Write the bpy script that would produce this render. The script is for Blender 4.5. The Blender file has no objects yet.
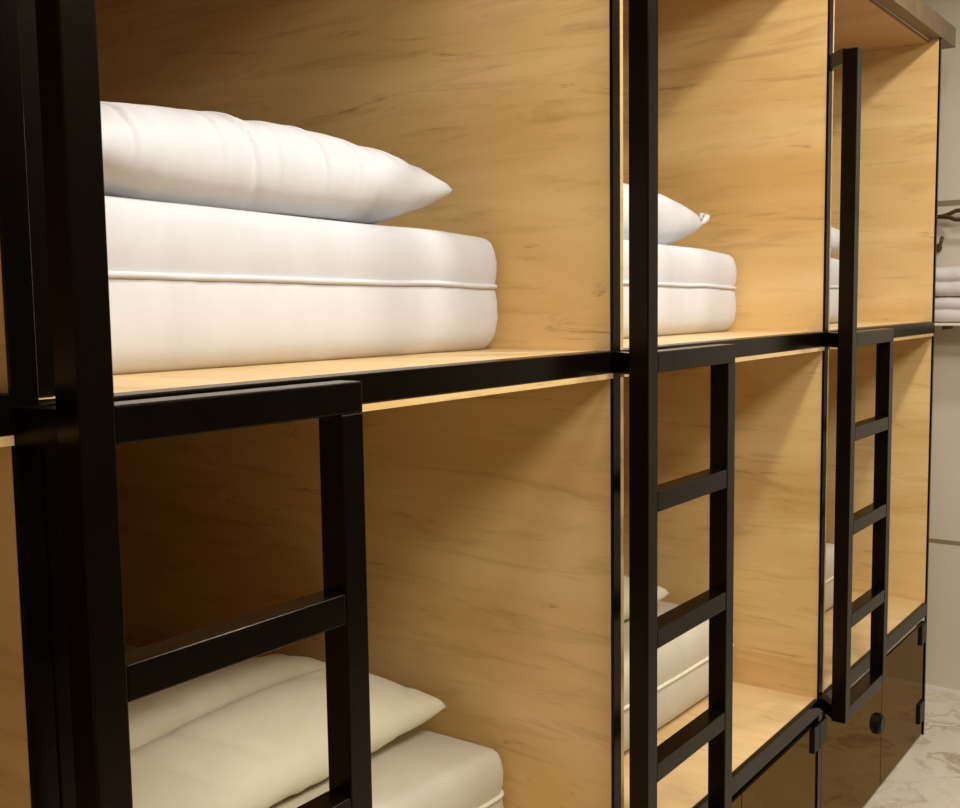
import bpy, bmesh, math, random
from mathutils import Vector, Matrix, noise

C = bpy.context.scene.collection
rnd = random.Random(4)

# ------------------------------------------------------------------ materials
def new_mat(name):
    m = bpy.data.materials.new(name); m.use_nodes = True
    nt = m.node_tree
    return m, nt, nt.nodes['Principled BSDF']

def N(nt, t, **kw):
    n = nt.nodes.new(t)
    for k, v in kw.items(): setattr(n, k, v)
    return n

def L(nt, a, b): nt.links.new(a, b)

def coords(nt, scale, shift=True):
    """object-space position (plus the object's own place, so copies differ), scaled per axis"""
    tc = N(nt, 'ShaderNodeTexCoord')
    src = tc.outputs['Object']
    if shift:
        oi = N(nt, 'ShaderNodeObjectInfo')
        ad = N(nt, 'ShaderNodeVectorMath', operation='MULTIPLY_ADD')
        cx = N(nt, 'ShaderNodeCombineXYZ')
        L(nt, oi.outputs['Random'], cx.inputs[0]); L(nt, oi.outputs['Random'], cx.inputs[1]); L(nt, oi.outputs['Random'], cx.inputs[2])
        L(nt, cx.outputs[0], ad.inputs[0]); ad.inputs[1].default_value = (7.3, 11.1, 5.7)
        L(nt, src, ad.inputs[2]); src = ad.outputs[0]
    mp = N(nt, 'ShaderNodeMapping'); mp.inputs['Scale'].default_value = scale
    L(nt, src, mp.inputs['Vector'])
    return mp.outputs[0]

def noise_tex(nt, vec, scale, detail=4, rough=.55, dist=0):
    n = N(nt, 'ShaderNodeTexNoise'); L(nt, vec, n.inputs['Vector'])
    n.inputs['Scale'].default_value = scale; n.inputs['Detail'].default_value = detail
    n.inputs['Roughness'].default_value = rough; n.inputs['Distortion'].default_value = dist
    return n.outputs[0]

def ramp(nt, fac, stops):
    r = N(nt, 'ShaderNodeValToRGB'); L(nt, fac, r.inputs[0])
    e = r.color_ramp.elements
    while len(e) < len(stops): e.new(.5)
    for k, (p, c) in enumerate(stops):
        e[k].position = p
        e[k].color = tuple(c) + (1,) if not isinstance(c, (int, float)) else (c, c, c, 1)
    return r.outputs[0]

def mix(nt, fac, a, b, blend='MIX'):
    m = N(nt, 'ShaderNodeMix', data_type='RGBA', blend_type=blend)
    if isinstance(fac, (int, float)): m.inputs[0].default_value = fac
    else: L(nt, fac, m.inputs[0])
    for i, v in ((6, a), (7, b)):
        if isinstance(v, tuple): m.inputs[i].default_value = v + (1,)
        else: L(nt, v, m.inputs[i])
    return m.outputs[2]

def bump(nt, h, strength, dist, p):
    b = N(nt, 'ShaderNodeBump'); b.inputs['Strength'].default_value = strength
    b.inputs['Distance'].default_value = dist
    L(nt, h, b.inputs['Height']); L(nt, b.outputs[0], p.inputs['Normal'])

def wood_mat(name, grain, light, dark, streak):
    """pale plywood; grain = per-axis frequency (small along the grain)"""
    m, nt, p = new_mat(name)
    v = coords(nt, grain)
    band = noise_tex(nt, v, .8, 5, .55, .8)
    base = ramp(nt, band, [(.28, dark), (.48, tuple((a+b)/2 for a, b in zip(light, dark))), (.68, light)])
    v2 = coords(nt, (grain[0]*4, grain[1]*2.2, grain[2]*4))
    fine = noise_tex(nt, v2, 1.0, 6, .65, 1.0)
    base = mix(nt, ramp(nt, fine, [(.53, 0.0), (.74, .40)]), base, streak)
    v3 = coords(nt, (grain[0]*1.6, grain[1]*1.5, grain[2]*1.9))
    kn = noise_tex(nt, v3, 1.3, 9, .72, 2.6)
    msk = noise_tex(nt, coords(nt, (1.7, 1.7, 2.6)), 1.6, 2)
    mm = N(nt, 'ShaderNodeMath', operation='MULTIPLY')
    L(nt, ramp(nt, kn, [(.59, 0.0), (.70, .70)]), mm.inputs[0]); L(nt, ramp(nt, msk, [(.45, .15), (.62, 1.0)]), mm.inputs[1])
    base = mix(nt, mm.outputs[0], base, streak)
    L(nt, base, p.inputs['Base Color'])
    p.inputs['Roughness'].default_value = .42
    p.inputs['Specular IOR Level'].default_value = .35
    bump(nt, fine, .06, .01, p)
    return m

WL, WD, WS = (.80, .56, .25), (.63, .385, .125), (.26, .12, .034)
M = {}
M['wood'] = wood_mat('plywood_side', (2.0, 1.0, 6.0), WL, WD, WS)
M['deckwood'] = wood_mat('plywood_deck', (7.0, 1.1, 3.0), (.74, .53, .27), (.62, .42, .18), (.40, .22, .08))
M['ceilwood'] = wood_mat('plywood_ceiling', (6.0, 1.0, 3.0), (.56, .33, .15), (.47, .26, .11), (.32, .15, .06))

def steel(name, base, metallic, rough, ior=1.5, tint=(1, 1, 1)):
    m, nt, p = new_mat(name)
    v = coords(nt, (9, 9, 9))
    n = noise_tex(nt, v, 2.0, 5, .6)
    L(nt, mix(nt, ramp(nt, n, [(.35, 0.0), (.7, 1.0)]), base, tuple(c*1.5 for c in base)), p.inputs['Base Color'])
    p.inputs['Metallic'].default_value = metallic
    p.inputs['Roughness'].default_value = rough
    p.inputs['IOR'].default_value = ior
    p.inputs['Specular Tint'].default_value = tint + (1,)
    bump(nt, noise_tex(nt, coords(nt, (30, 30, 30)), 2.0, 2), .05, .004, p)
    return m
M['steel'] = steel('black_painted_steel', (.0025, .0015, .0008), 0, .24, 1.25, (1, .74, .46))
M['plastic'] = steel('black_plastic', (.003, .003, .002), 0, .35, 1.25)
M['bronze'] = steel('dark_bronze', (.11, .075, .035), .6, .35)
M['header'] = steel('brown_header', (.13, .08, .036), 0, .45)

def cloth(name, col, tint, crease=0):
    m, nt, p = new_mat(name)
    n = noise_tex(nt, coords(nt, (6, 6, 2.5)), 1.6, 5, .6, .4)
    L(nt, mix(nt, ramp(nt, n, [(.35, 0.0), (.75, 1.0)]), col, tint), p.inputs['Base Color'])
    p.inputs['Roughness'].default_value = .8
    p.inputs['Sheen Weight'].default_value = .15
    w = noise_tex(nt, coords(nt, (420, 420, 420)), 1.0, 2)
    if crease:
        cn = N(nt, 'ShaderNodeTexNoise'); cn.noise_type = 'RIDGED_MULTIFRACTAL'
        L(nt, coords(nt, (1.0, .55, .55)), cn.inputs['Vector']); cn.inputs['Scale'].default_value = 6.5
        cn.inputs['Detail'].default_value = 2.5; cn.inputs['Roughness'].default_value = .45; cn.inputs['Distortion'].default_value = .5
        b2 = N(nt, 'ShaderNodeBump'); b2.inputs['Strength'].default_value = crease; b2.inputs['Distance'].default_value = .02
        L(nt, cn.outputs[0], b2.inputs['Height'])
        b1 = N(nt, 'ShaderNodeBump'); b1.inputs['Strength'].default_value = .1; b1.inputs['Distance'].default_value = .002
        L(nt, w, b1.inputs['Height']); L(nt, b2.outputs[0], b1.inputs['Normal']); L(nt, b1.outputs[0], p.inputs['Normal'])
    else:
        bump(nt, w, .12, .002, p)
    return m
M['sheet'] = cloth('white_mattress_cover', (.66, .655, .655), (.60, .59, .585))
M['pillow'] = cloth('white_pillow_cloth', (.68, .677, .672), (.63, .625, .62), .8)
M['warmlit'] = cloth('white_pillow_bounce_tint', (.84, .785, .57), (.79, .73, .51), .6)  # lower pods' white pillow cloth, warm bounce light painted into its colour
M['warmlit_sheet'] = cloth('white_mattress_bounce_tint', (.66, .60, .455), (.60, .54, .40))  # lower pods' white mattress cover, tinted with the same bounced warmth
M['towel'] = cloth('white_terry', (.72, .68, .62), (.64, .59, .52))

def glass_mat():
    """dark tinted locker glass: reads as a brown mirror with nothing lit behind it"""
    m, nt, p = new_mat('tinted_glass')
    n = noise_tex(nt, coords(nt, (3, 3, 3)), 1.0, 3)
    L(nt, mix(nt, n, (.115, .082, .045), (.165, .12, .068)), p.inputs['Base Color'])
    p.inputs['Metallic'].default_value = .9
    p.inputs['Roughness'].default_value = .06
    p.inputs['Specular Tint'].default_value = (.66, .55, .40, 1)
    return m
M['glass'] = glass_mat()

def marble():
    m, nt, p = new_mat('beige_marble')
    v = coords(nt, (1, 1, 1), False)
    w = N(nt, 'ShaderNodeVectorMath', operation='MULTIPLY_ADD')
    nn = N(nt, 'ShaderNodeTexNoise'); L(nt, v, nn.inputs['Vector'])
    nn.inputs['Scale'].default_value = 2.2; nn.inputs['Detail'].default_value = 6
    L(nt, nn.outputs['Color'], w.inputs[0]); w.inputs[1].default_value = (.9, .9, .9); L(nt, v, w.inputs[2])
    vein = noise_tex(nt, w.outputs[0], 3.2, 9, .62, .6)
    band = ramp(nt, vein, [(.455, 0.0), (.50, 1.0), (.545, 0.0)])
    cloud = noise_tex(nt, w.outputs[0], 1.4, 5, .6)
    base = mix(nt, ramp(nt, cloud, [(.35, 0.0), (.65, 1.0)]), (.60, .50, .37), (.74, .66, .53))
    msk = noise_tex(nt, w.outputs[0], 2.0, 3)
    f = N(nt, 'ShaderNodeMath', operation='MULTIPLY'); L(nt, band, f.inputs[0])
    L(nt, ramp(nt, msk, [(.40, .1), (.62, .75)]), f.inputs[1])
    L(nt, mix(nt, f.outputs[0], base, (.27, .17, .085)), p.inputs['Base Color'])
    p.inputs['Roughness'].default_value = .22
    return m
M['marble'] = marble()

def plaster(name, a, b, rough=.6):
    m, nt, p = new_mat(name)
    n = noise_tex(nt, coords(nt, (1, 1, 1), False), 2.5, 4)
    L(nt, mix(nt, n, a, b), p.inputs['Base Color'])
    p.inputs['Roughness'].default_value = rough
    bump(nt, noise_tex(nt, coords(nt, (40, 40, 40), False), 1.0, 3), .05, .005, p)
    return m
M['wall'] = plaster('wall_panel', (.68, .605, .475), (.62, .55, .43), .4)
M['darkwall'] = plaster('dark_brown_wall', (.020, .013, .007), (.015, .010, .006), .6)  # near black, so that glossy steel has something dark to mirror
M['grout'] = plaster('grout', (.27, .21, .12), (.23, .18, .10), .8)
M['skirt'] = plaster('pale_joint', (.80, .74, .63), (.76, .70, .6), .5)
M['ceiling'] = plaster('ceiling_paint', (.8, .78, .74), (.78, .76, .72), .9)

# ------------------------------------------------------------------ mesh helpers
def bm_box(bm, x0, x1, y0, y1, z0, z1, bev=0.0):
    vs = [bm.verts.new((x, y, z)) for x in (x0, x1) for y in (y0, y1) for z in (z0, z1)]
    idx = [(0, 1, 3, 2), (4, 6, 7, 5), (0, 4, 5, 1), (2, 3, 7, 6), (0, 2, 6, 4), (1, 5, 7, 3)]
    fs = [bm.faces.new([vs[i] for i in f]) for f in idx]
    if bev:
        es = {e for f in fs for e in f.edges}
        bmesh.ops.bevel(bm, geom=list(es), offset=bev, segments=3, profile=.5, affect='EDGES')
    return bm

def box(x0, x1, y0, y1, z0, z1, bev=0.0):
    return bm_box(bmesh.new(), x0, x1, y0, y1, z0, z1, bev)

def bm_hexa(bm, pts, bev=0.0):
    """eight corners ordered like bm_box"""
    vs = [bm.verts.new(p) for p in pts]
    idx = [(0, 1, 3, 2), (4, 6, 7, 5), (0, 4, 5, 1), (2, 3, 7, 6), (0, 2, 6, 4), (1, 5, 7, 3)]
    fs = [bm.faces.new([vs[i] for i in f]) for f in idx]
    if bev:
        es = {e for f in fs for e in f.edges}
        bmesh.ops.bevel(bm, geom=list(es), offset=bev, segments=3, profile=.5, affect='EDGES')
    return bm

def bm_tube(bm, pts, r, seg=10, closed=False):
    pts = [Vector(p) for p in pts]
    n = len(pts); rings = []
    up = Vector((0, 0, 1))
    for i, p in enumerate(pts):
        a = pts[(i-1) % n] if (closed or i) else p
        b = pts[(i+1) % n] if (closed or i < n-1) else p
        t = (b-a).normalized()
        u = up.cross(t)
        if u.length < .05: u = Vector((1, 0, 0)).cross(t)
        u.normalize(); w = t.cross(u)
        rings.append([bm.verts.new(p + r*(math.cos(q)*u + math.sin(q)*w))
                      for q in (2*math.pi*k/seg for k in range(seg))])
    for i in range(n if closed else n-1):
        A, B = rings[i], rings[(i+1) % n]
        for k in range(seg):
            bm.faces.new((A[k], A[(k+1) % seg], B[(k+1) % seg], B[k]))
    if not closed:
        bm.faces.new(list(reversed(rings[0]))); bm.faces.new(rings[-1])
    return bm

WORLD = {}
def empty(name, loc):
    o = bpy.data.objects.new(name, None); C.objects.link(o)
    o.location = loc; o.empty_display_size = .1
    WORLD[o] = Vector(loc)
    return o

def obj(name, bm, mat, parent=None, smooth=False, origin=None):
    """links ONE mesh object; bm is in world coordinates"""
    if origin is None: origin = WORLD[parent] if parent else Vector((0, 0, 0))
    origin = Vector(origin)
    bmesh.ops.recalc_face_normals(bm, faces=bm.faces[:])
    for v in bm.verts: v.co -= origin
    me = bpy.data.meshes.new(name); bm.to_mesh(me); bm.free()
    me.materials.append(mat)
    if smooth:
        for p in me.polygons: p.use_smooth = True
    o = bpy.data.objects.new(name, me); C.objects.link(o)
    WORLD[o] = origin
    if parent:
        o.parent = parent; o.location = origin - WORLD[parent]
    else:
        o.location = origin
    return o

def tag(o, label, cat, group=None, kind=None):
    if label: o['label'] = label
    if cat: o['category'] = cat
    if group: o['group'] = group
    if kind: o['kind'] = kind
    return o

def struct(name, bm, mat):
    o = obj(name, bm, mat); o['kind'] = 'structure'; return o

# ------------------------------------------------------------------ layout (metres)
PX = [-.600, .5575, 1.7127, 2.8568, 3.9997]      # left edge of each steel upright
PW = .028                                        # upright width
T = .012                                         # plywood thickness
ZU, ZL, ZT = 1.4988, .4922, 2.4668               # upper deck, lower deck, pod ceiling
DEPTH = 2.02
XE = 4.505                                       # end wall

# ------------------------------------------------------------------ the room
struct('floor', box(-2.5, XE, -2.4, 2.6, -.08, 0), M['marble'])
struct('wall_right', box(XE, XE+.1, -2.4, 2.6, 0, 3.0), M['wall'])
struct('wall_front_unseen', box(-2.5, XE, -2.5, -2.4, 0, 3.0), M['darkwall'])  # unseen wall, added dark to keep the steel's reflections black
struct('wall_back', box(-2.5, XE, 2.12, 2.22, 0, 3.0), M['wall'])
struct('ceiling', box(-2.5, XE+.1, -2.4, 2.6, 3.0, 3.08), M['ceiling'])
struct('trim_1', box(XE-.0015, XE, -2.4, 2.12, .603, .619), M['grout'])
struct('trim_2', box(XE-.0015, XE, -2.4, 2.12, 1.936, 1.957), M['grout'])
struct('baseboard_right', box(XE-.004, XE, -2.4, 2.12, 0, .014), M['skirt'])

# ------------------------------------------------------------------ plywood pods
POD = {
 (0, 1): 'upper plywood pod at far left, sliver of wall seen left of the near ladder',
 (0, 0): 'lower plywood pod at far left, sliver of wall seen left of the near ladder',
 (1, 1): 'upper plywood sleeping pod nearest the camera, holding the largest bright white pillow',
 (1, 0): 'lower plywood sleeping pod nearest the camera, shadowed, behind the near ladder',
 (2, 1): 'upper plywood sleeping pod in the middle bay, brightly lit wall',
 (2, 0): 'lower plywood sleeping pod in the middle bay, behind the middle ladder',
 (3, 1): 'upper plywood sleeping pod in the farthest bay, its ceiling in view',
 (3, 0): 'lower plywood sleeping pod in the farthest bay, behind the farthest ladder',
}
for i in range(4):
    a, b = PX[i]+PW, PX[i+1]
    rw = PW if i < 3 else .014
    for up in (1, 0):
        zu = ZU+(.012 if i == 0 else 0)
        z0, z1 = (zu, ZT) if up else (ZL, zu-.050)
        t = empty('sleeping_pod', ((a+b)/2, DEPTH/2, z0))
        tag(t, POD[(i, up)], 'bunk bed', 'plywood sleeping pods in two tiers')
        bot = z0-.012
        obj('side_panel', box(b+.0004, b+.012, .0065, DEPTH, bot, z1), M['wood'], t)
        obj('side_panel', box(a+.0004, a+.014, .002 if i != 1 else .062, DEPTH, bot, z1), M['wood'], t)
        obj('back_panel', box(a+.014, b+.0002, DEPTH-T, DEPTH, bot, z1), M['wood'], t)
        ya = .0385 if up else .0125
        obj('deck', box(a+.014, b+.0002, ya, DEPTH-T, z0-.012, z0), M['deckwood'], t)
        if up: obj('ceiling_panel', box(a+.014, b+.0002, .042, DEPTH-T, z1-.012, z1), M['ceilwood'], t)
        else: obj('ceiling_panel', box(a+.0144, b+.0002, 0, DEPTH-T, z1, z1+.0095), M['wood'], t)
        # steel: facing strip on the right-hand edge, front beam, header
        obj('upright', box(b, b+rw, 0, .006, zu-.0402 if up else (0 if i < 1 else ZL-.0462), ZT if up else zu-.0404, .001), M['steel'], t)
        if up:
            obj('beam', box(a, b-.0002, 0, .038, z0-.040, z0, .002), M['steel'], t)
            obj('header_beam', box(a+.0002, b+rw if i < 3 else 4.19, -.004, .04, ZT+.0002, 2.535, .002), M['header'], t)
        else:
            obj('beam', box(a, b-.0002, 0, .012, ZL-.046, ZL-.001, .001), M['steel'], t)
        if i == 1:                      # heavier corner upright inside the opening of the nearest bay
            obj('corner_upright', box(a+.0004, a+.052, .050, .090, z0+.0005, z1-.013, .0015) if up
                else box(a+.0004, a+.040, -.0012, .05, 0, z1+.0094, .0015), M['steel'], t)

# ------------------------------------------------------------------ ladders
SB, TB, LW = .0563, .038, .3768                  # stand-off, tube size, width
LX = [PX[1]+.0087, PX[2]-.0463, PX[3]-.0701]
RZ = [1.499, 1.251, 1.0024, .7528, .5035]
LL = ['black steel bunk ladder nearest the camera, at the left of the photo',
      'black steel bunk ladder in the middle of the photo, between the near and middle bays',
      'black steel bunk ladder farthest away, beside the last bay at right']
for k in range(3):
    x = LX[k]; yf, yb = -SB-TB, -SB
    t = empty('bunk_ladder', (x+LW/2, -SB-TB/2, RZ[-1]-.037))
    tag(t, LL[k], 'ladder', 'black steel bunk ladders')
    zb = RZ[-1]-.037
    obj('grab_post', box(x, x+TB, yf, yb, zb, 2.209, .0022), M['steel'], t)
    obj('stile', box(x+LW-TB, x+LW, yf, yb, zb, RZ[0]-.0372, .0022), M['steel'], t)
    for j, z in enumerate(RZ):
        x1 = x+LW if j == 0 else x+LW-TB
        obj('top_rail' if j == 0 else 'rung', box(x+TB, x1, yf+.0004, yb-.0004, z-.037, z, .0022), M['steel'], t)
    ux = PX[k+1]
    for z in (2.196, 1.478, .486):
        h = .019
        if k == 0: xa, xb_ = (ux+.001, ux+PW-.001), (x+.002, x+.030)
        else: xa, xb_ = (ux+.0005, ux+PW), (x+.010, x+TB-.001)
        ybk = -.0005
        br = bm_hexa(bmesh.new(), [(xb_[0], yb-.0002, z-h), (xb_[0], yb-.0002, z+h), (xa[0], ybk, z-h), (xa[0], ybk, z+h),
                                   (xb_[1], yb-.0002, z-h), (xb_[1], yb-.0002, z+h), (xa[1], ybk, z-h), (xa[1], ybk, z+h)], .001)
        obj('bracket', br, M['steel'], t)

# ------------------------------------------------------------------ mattresses
def perim(x0, x1, y0, y1, r, step=.02):
    """rounded-rectangle outline, list of (x, y, nx, ny)"""
    out = []
    def line(ax, ay, bx, by, nx, ny):
        n = max(2, int(math.hypot(bx-ax, by-ay)/step))
        for k in range(n): out.append((ax+(bx-ax)*k/n, ay+(by-ay)*k/n, nx, ny))
    def arc(cx, cy, a0):
        for k in range(6):
            a = a0+math.pi/2*k/6; out.append((cx+r*math.cos(a), cy+r*math.sin(a), math.cos(a), math.sin(a)))
    line(x0+r, y0, x1-r, y0, 0, -1); arc(x1-r, y0+r, -math.pi/2)
    line(x1, y0+r, x1, y1-r, 1, 0); arc(x1-r, y1-r, 0)
    line(x1-r, y1, x0+r, y1, 0, 1); arc(x0+r, y1-r, math.pi/2)
    line(x0, y1-r, x0, y0+r, -1, 0); arc(x0+r, y0+r, math.pi)
    return out

def smooth_step(t): t = max(0, min(1, t)); return t*t*(3-2*t)

def make_mattress(x0, x1, z, label, seed, h=.222, y0=.232, skew=0):
    y1 = y0+1.74
    P = perim(x0, x1, y0, y1, .034)
    zs = .124
    prof = [(.031, 0), (.026, .003), (.019, .009), (.010, .020), (.004, .037), (.000, .062), (.001, .095), (.004, .114), (.0065, zs),
            (.004, .134), (.001, .150), (.000, .172), (.004, .194), (.010, .210), (.020, .2185), (.031, h)]
    bm = bmesh.new(); rings = []
    def top_lift(x, y):
        u = (x-x0)/(x1-x0)
        return .019*(1-smooth_step(u*1.15)) + .0012*noise.noise(Vector((x*4, y*4, seed))) - .010*smooth_step((u-.80)/.2)
    for ins, dz in prof:
        ring = []
        for (x, y, nx, ny) in P:
            f = dz/h
            s = .004*abs(noise.noise(Vector((x*7, y*7, seed+dz*3)))) + .0022*noise.noise(Vector((x*34, y*34, seed+dz*6)))*(1-abs(2*f-1))
            lift = top_lift(x, y)*f
            ring.append(bm.verts.new((x-nx*(ins+s), y-ny*(ins+s), z+dz+lift)))
        rings.append(ring)
    for A, B in zip(rings, rings[1:]):
        for k in range(len(P)):
            k2 = (k+1) % len(P)
            bm.faces.new((A[k], A[k2], B[k2], B[k]))
    # closed top, drawn in by rings toward the long middle line
    cx, cy = (x0+x1)/2, (y0+y1)/2
    prev = rings[-1]
    for s in (.85, .65, .4, .18):
        ring = [bm.verts.new((cx+(v.co.x-cx)*s, cy+(v.co.y-cy)*s, z+h+.002*(1-s)+top_lift(cx+(v.co.x-cx)*s, cy+(v.co.y-cy)*s))) for v in rings[-1]]
        for k in range(len(P)):
            k2 = (k+1) % len(P)
            bm.faces.new((prev[k], prev[k2], ring[k2], ring[k]))
        prev = ring
    bm.faces.new(prev); bm.faces.new(list(reversed(rings[0])))
    def shear(b):
        for v in b.verts: v.co.y += skew*(x1-v.co.x)/(x1-x0)*(1-(v.co.y-y0)/1.74)
    shear(bm)
    o = obj('mattress', bm, M['sheet'] if z > 1 else M['warmlit_sheet'], None, True, ((x0+x1)/2, (y0+y1)/2, z))
    tag(o, label, 'mattress', 'white mattresses in the pods')
    sm = bmesh.new()
    pts = []
    for (x, y, nx, ny) in P:
        s = .004*abs(noise.noise(Vector((x*7, y*7, seed+zs*3))))
        pts.append((x-nx*(.0035+s), y-ny*(.0035+s), z+zs+top_lift(x, y)*zs/h + .0015*noise.noise(Vector((x*9, y*9, 3.1)))))
    bm_tube(sm, pts, .0046, 8, True); shear(sm)
    obj('seam_piping', sm, M['pillow'] if z > 1 else M['warmlit'], o, True)
    return o

MX = [(.632, 1.708), (1.775, 2.848), (2.919, 3.90)]
ML = {(0, 1): 'white mattress in the upper pod nearest the camera, under the large bright pillow',
      (0, 0): 'white mattress in the lower pod nearest the camera, under the creased pillow',
      (1, 1): 'white mattress in the upper middle pod, its rounded end right of the middle ladder post',
      (1, 0): 'white mattress in the lower middle pod, seen between rungs of the middle ladder',
      (2, 1): 'white mattress in the upper farthest pod, a sliver beside the farthest ladder post',
      (2, 0): 'white mattress in the lower farthest pod, mostly hidden by the farthest ladder'}
for i in range(3):
    for up in (1, 0):
        make_mattress(MX[i][0], MX[i][1]-(.04 if (i, up) == (2, 0) else 0), (ZU if up else ZL)+.0005, ML[(i, up)], 3.7*i+1.3*up, skew=(.05 if (i, up) == (0, 1) else .015))

# ------------------------------------------------------------------ pillows
def make_pillow(cx, cy, z, Lx, Wy, H, label, seed, rot=0, tilt=(0, 0), valley=None, flat=.72, full=(.36, .46), creases=(), wr=1.0, nu=72, nv=44):
    """stuffed case: two sheets meeting in a seam, drawn-out corners, puckers running in from the seam"""
    bm = bmesh.new()
    def pt(u, v, s):
        # pinched outline: long edges bow in a little between the corners
        ex = 1-.045*(1-v*v)**1.0*abs(u)**3
        ey = 1-.07*(1-u*u)**1.0*abs(v)**3
        x, y = u*Lx/2*ex, v*Wy/2*ey
        pu, pv = max(0, 1-abs(u)**2.6), max(0, 1-abs(v)**2.3)
        t = (pu**full[0])*(pv**full[1])
        edge = 1-t
        z_ = t*H
        # puckers: ridges across the seam, strongest near the edge
        r1 = noise.noise(Vector((x*16, y*5, seed)))+.6*noise.noise(Vector((x*34+2, y*9, seed+5)))
        r2 = noise.noise(Vector((x*7, y*22, seed+9)))
        k = wr*(.012*r1*(.12+abs(v)**1.5) + .008*r2*(abs(u)**2) + .008*noise.noise(Vector((x*9, y*9, seed+2))))
        z_ += k*min(1, t*3)
        # creases
        cr = abs(noise.noise(Vector((x*6.5+.4*y, y*3.2, seed+20))))
        z_ -= wr*.014*max(0, 1-cr/.08)*min(1, t*2)
        for (cu, vb, sl, amp, lo_, v_lo) in creases:
            if v < vb:
                hgt = s*t                                    # -1 bottom .. 0 seam .. 1 crown
                w_ = amp*min(1, (vb-v)/.25)*smooth_step((hgt-lo_+.45)/.35)
                uc = cu+sl*.05*hgt+.02*(v-v_lo)+.035*noise.noise(Vector((cu*30, hgt*3.5, seed)))
                d_ = (u-uc)*Lx/2
                g_ = w_*(-.011*math.exp(-(d_/.0042)**2)+.0060*math.exp(-((d_-.010)/.007)**2))
                if s > 0: z_ += g_*.6*min(1, t*1.5)
                y -= g_*.85*smooth_step((-v-.35)/.4)*min(1, .35+t)
        if valley and s > 0:
            v0, dep, wid, ua, ub = valley
            vc = v0+.05*math.sin(u*2.6+.4)+.03*u
            z_ -= dep*math.exp(-((v-vc)/wid)**2)*smooth_step((u-ua)/.3)*smooth_step((ub-u)/.2)*min(1, t*2.5)
        lo = .47
        return (x, y, z_*(1-lo) if s > 0 else -z_*lo if t < flat else -lo*H*(flat+.08*(t-flat)))
    grid = {}
    for s in (1, -1):
        for i in range(nu+1):
            for j in range(nv+1):
                u, v = 2*i/nu-1, 2*j/nv-1
                u = math.copysign(abs(u)**.8, u); v = math.copysign(abs(v)**.8, v)
                if i in (0, nu) or j in (0, nv):
                    if (0, i, j) not in grid:
                        x, y, _ = pt(u, v, 1); grid[(0, i, j)] = bm.verts.new((x, y, .003*noise.noise(Vector((x*20, y*20, seed)))))
                    grid[(s, i, j)] = grid[(0, i, j)]
                else: grid[(s, i, j)] = bm.verts.new(pt(u, v, s))
        for i in range(nu):
            for j in range(nv):
                q = [grid[(s, i, j)], grid[(s, i+1, j)], grid[(s, i+1, j+1)], grid[(s, i, j+1)]]
                bm.faces.new(q if s > 0 else q[::-1])
    Rm = Matrix.Rotation(rot, 4, 'Z') @ Matrix.Rotation(tilt[0], 4, 'X') @ Matrix.Rotation(tilt[1], 4, 'Y')
    bmesh.ops.transform(bm, matrix=Rm, verts=bm.verts)
    zmin = min(v.co.z for v in bm.verts)
    for v in bm.verts: v.co += Vector((cx, cy, z-zmin))
    o = obj('pillow', bm, M['pillow'] if z > 1 else M['warmlit'], None, True, (cx, cy, z))
    tag(o, label, 'pillow', 'white pillows on the mattresses')
    corner = Rm @ Vector((Lx/2, -Wy/2, 0)) + Vector((cx, cy, z-zmin))
    return o, corner

ZMU, ZML = ZU+.228, ZL+.228
make_pillow(1.185, .475, ZMU+.004, .78, .45, .182, 'large puckered white pillow on the upper mattress nearest the camera', 1.0, 0, (0, .008), wr=.55, creases=[(-.74, -.2, .9, .45, .1, -.9), (-.33, -.1, .5, .40, .3, -.4), (-.17, -.2, -.8, 1.0, .0, -.75), (-.05, -.05, .6, .85, .2, -.45), (.22, -.2, -.7, .75, .1, -.6), (.40, -.15, .8, .5, .2, -.35), (.66, -.1, .5, .5, .2, -.5)], nu=220)
p2, c2 = make_pillow(2.285, .49, ZMU-.003, .80, .44, .192, 'white pillow with a knotted corner on the upper middle mattress', 7.0, 0, (0, .01), full=(.27, .40), wr=.6)
kn = bmesh.new()
bm_tube(kn, [c2+Vector(q) for q in ((-.030, .02, -.004), (-.012, .012, .0), (.004, .004, .004), (.014, .0, .012), (.018, -.002, .022))], .0085, 8)
bm_tube(kn, [c2+Vector(q) for q in ((-.004, .006, .004), (-.010, .004, .016), (-.008, .002, .026))], .006, 8)
tk = obj('corner_knot', kn, M['pillow'], p2, True)
tk['label'] = 'twisted corner knot of the case'
make_pillow(3.475, .455, ZMU-.003, .80, .44, .17, 'white pillow on the upper farthest mattress, its edge seen left of the farthest ladder post', 12.0, 0, (0, .01), wr=.7)
make_pillow(1.255, .592, ZML+.001, .82, .49, .158, 'creased white pillow on the lower mattress nearest the camera', 21.0, .03, (.02, 0),
            valley=(.06, .058, .13, -.62, .95), wr=.7)
make_pillow(2.33, .61, ZML-.007, .78, .46, .15, 'white pillow in the lower middle pod, one corner seen between rungs of the middle ladder', 31.0, .0, (0, 0), wr=.7)
make_pillow(3.33, .60, ZML-.007, .78, .46, .15, 'white pillow in the lower farthest pod, mostly hidden by the farthest ladder', 37.0, .0, (0, 0), wr=.7)

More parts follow.
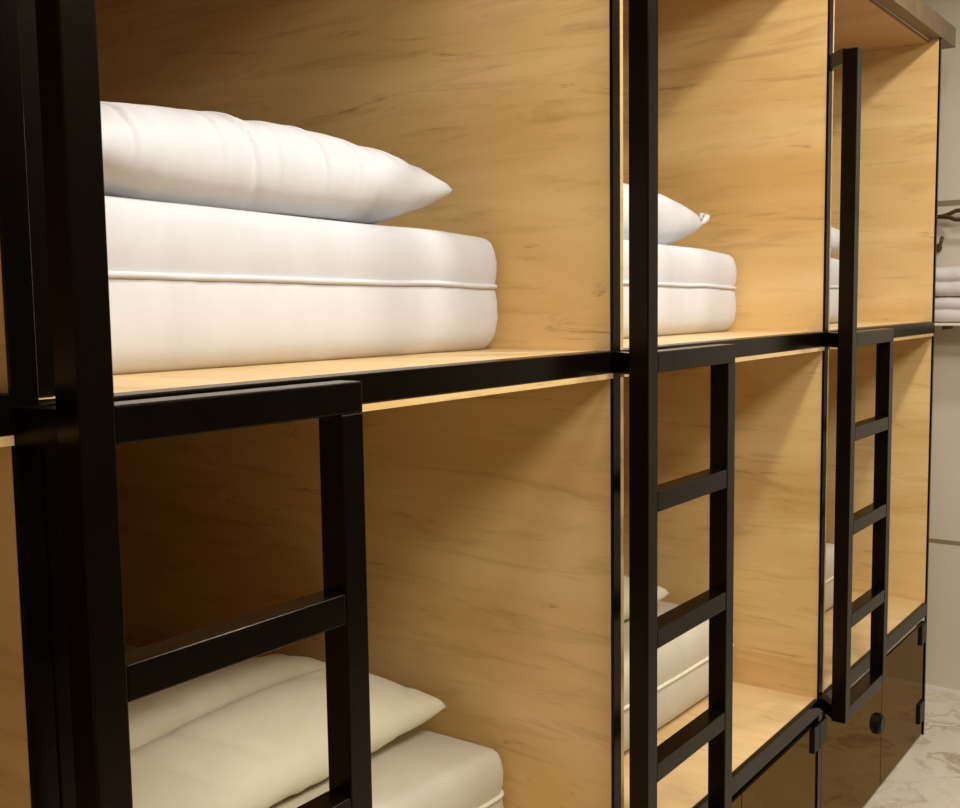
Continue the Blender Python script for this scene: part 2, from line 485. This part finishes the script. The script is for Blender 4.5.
# ------------------------------------------------------------------ lockers under the bunks
LK = {2: 'low locker with dark tinted glass doors under the middle bay',
      3: 'low locker with dark tinted glass doors under the farthest bay, beside the end wall'}
for i in (2, 3):
    a, b = PX[i]+PW, PX[i+1]
    t = empty('under_bunk_locker', ((a+b)/2, .02, 0))
    tag(t, LK[i], 'cabinet', 'glass-fronted lockers under the bunks')
    xm = (a+b)/2+.035
    for (xa, xb_, hinge_left) in ((a+.016, xm-.003, True), (xm+.003, b-.006, False)):
        d = obj('glass_door', box(xa, xb_, .004, .012, .008, .425, .001), M['glass'], t)
        hx = xa if hinge_left else xb_
        s = 1 if hinge_left else -1
        if i == 2 and hinge_left: c0, c1 = xa-.006, xa+.05
        elif i == 2: c0, c1 = PX[3]-.042, PX[3]+.0005
        elif hinge_left: c0, c1 = PX[3]+.001, PX[3]+.062
        else: c0, c1 = xb_-.062, xb_+.004
        for zc in (.095, .385):
            obj('hinge_clip', box(c0, c1, -.004, .018, zc-.034, zc+.04, .003), M['plastic'], d)
        # clear bright edge of the pane
        if hinge_left:
            pass
        kx = xb_ if hinge_left else xa
        if hinge_left:
            kb = bmesh.new()
            kz = .232
            for (r0, r1, y0, y1) in ((.034, .034, .004, -.006), (.034, .026, -.006, -.014)):
                A = [kb.verts.new((kx-.042+r0*math.cos(2*math.pi*q/24), y0, kz+r0*math.sin(2*math.pi*q/24))) for q in range(24)]
                B = [kb.verts.new((kx-.042+r1*math.cos(2*math.pi*q/24), y1, kz+r1*math.sin(2*math.pi*q/24))) for q in range(24)]
                for q in range(24): kb.faces.new((A[q], A[(q+1) % 24], B[(q+1) % 24], B[q]))
            kb.faces.new(B)
            bmesh.ops.remove_doubles(kb, verts=kb.verts[:], dist=1e-5)
            obj('door_pull', kb, M['plastic'], d)
    obj('upright', box(a-PW, a, 0, .0035, 0, ZL-.0464, .001), M['steel'], t)
    if i == 3: obj('upright', box(b, b+.014, 0, .006, 0, ZL-.0464, .001), M['steel'], t)
    obj('cabinet_floor', box(a, b, .02, 1.98, .001, .012), M['plastic'], t)

# ------------------------------------------------------------------ things on the end wall
def towel(y0, y1, z, h, label, seed):
    bm = bmesh.new()
    x0, x1 = XE-.17, XE-.012
    n = 16
    prof = [(x0+.03, 0), (x0+.008, .006), (x0, h*.25), (x0+.006, h*.47), (x0+.014, h*.5), (x0+.006, h*.54), (x0+.001, h*.75), (x0+.012, h-.008), (x0+.04, h), (x1-.02, h), (x1, h-.01), (x1, .008), (x1-.02, 0)]
    rings = []
    for k in range(n+1):
        y = y0+(y1-y0)*k/n
        e = min(1, min(k, n-k)/1.5)
        e = .93+.07*e
        rings.append([bm.verts.new((x1+(px-x1)*e, y, z+.0005+h/2+(pz-h/2)*e+.004*noise.noise(Vector((px*9, y*12, seed)))*(1 if pz > .01 else 0)
                                    + (h/2)*(1-e))) for (px, pz) in prof])
    for A, B in zip(rings, rings[1:]):
        for q in range(len(prof)):
            q2 = (q+1) % len(prof); bm.faces.new((A[q], A[q2], B[q2], B[q]))
    bm.faces.new(rings[0]); bm.faces.new(list(reversed(rings[-1])))
    o = obj('folded_towel', bm, M['towel'], None, True, ((x0+x1)/2, (y0+y1)/2, z))
    tag(o, label, 'towel', 'folded towels on the wall shelf')
shelf = empty('wall_shelf', (XE, -.12, 1.475))
tag(shelf, 'thin pale wall shelf on the end wall carrying two folded towels', 'shelf')
obj('shelf_board', box(XE-.19, XE-.0005, -.35, .125, 1.476, 1.486, .002), M['skirt'], shelf)
for y in (-.28, .05):
    obj('shelf_bracket', box(XE-.12, XE-.0005, y, y+.012, 1.46, 1.4755), M['bronze'], shelf)
towel(-.33, .115, 1.4862, .098, 'folded white towel at the bottom of the stack on the wall shelf', 2.0)
towel(-.33, .120, 1.5850, .112, 'folded white towel on top of the stack on the wall shelf', 5.0)

# wall hook: round plate, J of bent rod
hk = empty('wall_hook', (XE, .1, 1.79))
tag(hk, 'small dark bronze hook on the end wall above the towels', 'hook')
pb = bmesh.new(); bm_tube(pb, [(XE-.0003, .112, 1.775), (XE-.008, .112, 1.775)], .016, 16); obj('plate', pb, M['bronze'], hk, True)
jb = bmesh.new(); bm_tube(jb, [(XE-.008, .112, 1.775), (XE-.025, .108, 1.768), (XE-.042, .10, 1.77), (XE-.05, .093, 1.785), (XE-.05, .088, 1.803), (XE-.047, .086, 1.815)], .0075, 8)
obj('hook_arm', jb, M['bronze'], hk, True)
# double-bar rail: two rods spreading from one wall fixing
rl = empty('towel_rail', (XE, .1, 1.9))
tag(rl, 'dark bronze forked towel rail on the end wall, under the brown joint line', 'rail')
pb = bmesh.new(); bm_tube(pb, [(XE-.0003, .13, 1.893), (XE-.03, .13, 1.893)], .011, 12); obj('rail_mount', pb, M['bronze'], rl, True)
for nm, pts in (('rail_bar', [(XE-.03, .13, 1.893), (XE-.034, .10, 1.893), (XE-.04, .07, 1.899), (XE-.045, .04, 1.912), (XE-.05, -.3, 1.925)]),
                ('rail_bar', [(XE-.03, .13, 1.893), (XE-.045, .095, 1.893), (XE-.06, .06, 1.888), (XE-.075, .035, 1.877), (XE-.08, -.3, 1.868)])):
    bb = bmesh.new(); bm_tube(bb, pts, .0085, 10); obj(nm, bb, M['bronze'], rl, True)
pb = bmesh.new(); bm_tube(pb, [(XE-.0003, -.3, 1.897), (XE-.08, -.3, 1.897)], .009, 12); bm_tube(pb, [(XE-.06, -.3, 1.86), (XE-.06, -.3, 1.93)], .009, 12); obj('rail_mount', pb, M['bronze'], rl, True)

# ------------------------------------------------------------------ light
def disk(x, y, z, power, size, col):
    l = bpy.data.lights.new('downlight_or_fill', 'AREA'); l.shape = 'DISK'; l.size = size
    l.energy = power; l.color = col
    o = bpy.data.objects.new('downlight_or_fill', l); C.objects.link(o); o.location = (x, y, z)
    return o
WARM = (1.0, .965, .915)
for x, pw, sz in ((1.05, 11, .45), (2.15, 19, .16), (3.45, 14, .16)):
    disk(x, -.62, 2.93, pw, sz, WARM)
for x, pw in ((.7, 62), (2.4, 32)):
    disk(x, -1.7, 2.95, pw, 1.0, WARM)  # broad fill lamps, added to carry soft light deep into the pods

w = bpy.data.worlds.new('room_ambient'); bpy.context.scene.world = w; w.use_nodes = True
bg = w.node_tree.nodes['Background']; bg.inputs[0].default_value = (1, .95, .87, 1); bg.inputs[1].default_value = .22

# ------------------------------------------------------------------ camera
cam = bpy.data.cameras.new('camera'); co = bpy.data.objects.new('camera', cam); C.objects.link(co)
F, YAW, PITCH, ROLL = 1079.55, .9379, .0943, -.0141
f = Vector((math.sin(YAW)*math.cos(PITCH), math.cos(YAW)*math.cos(PITCH), -math.sin(PITCH)))
r0 = Vector((math.cos(YAW), -math.sin(YAW), 0)); u0 = r0.cross(f)
r = math.cos(ROLL)*r0+math.sin(ROLL)*u0; u = -math.sin(ROLL)*r0+math.cos(ROLL)*u0
mw = Matrix((r, u, -f)).transposed().to_4x4(); mw.translation = Vector((0, -.957, 1.5901))
co.matrix_world = mw
cam.sensor_fit = 'HORIZONTAL'; cam.sensor_width = 36; cam.lens = F*36/960; cam.clip_start = .02
bpy.context.scene.camera = co
vs = bpy.context.scene.view_settings
vs.view_transform = 'Standard'; vs.look = 'None'; vs.exposure = 0; vs.gamma = 1
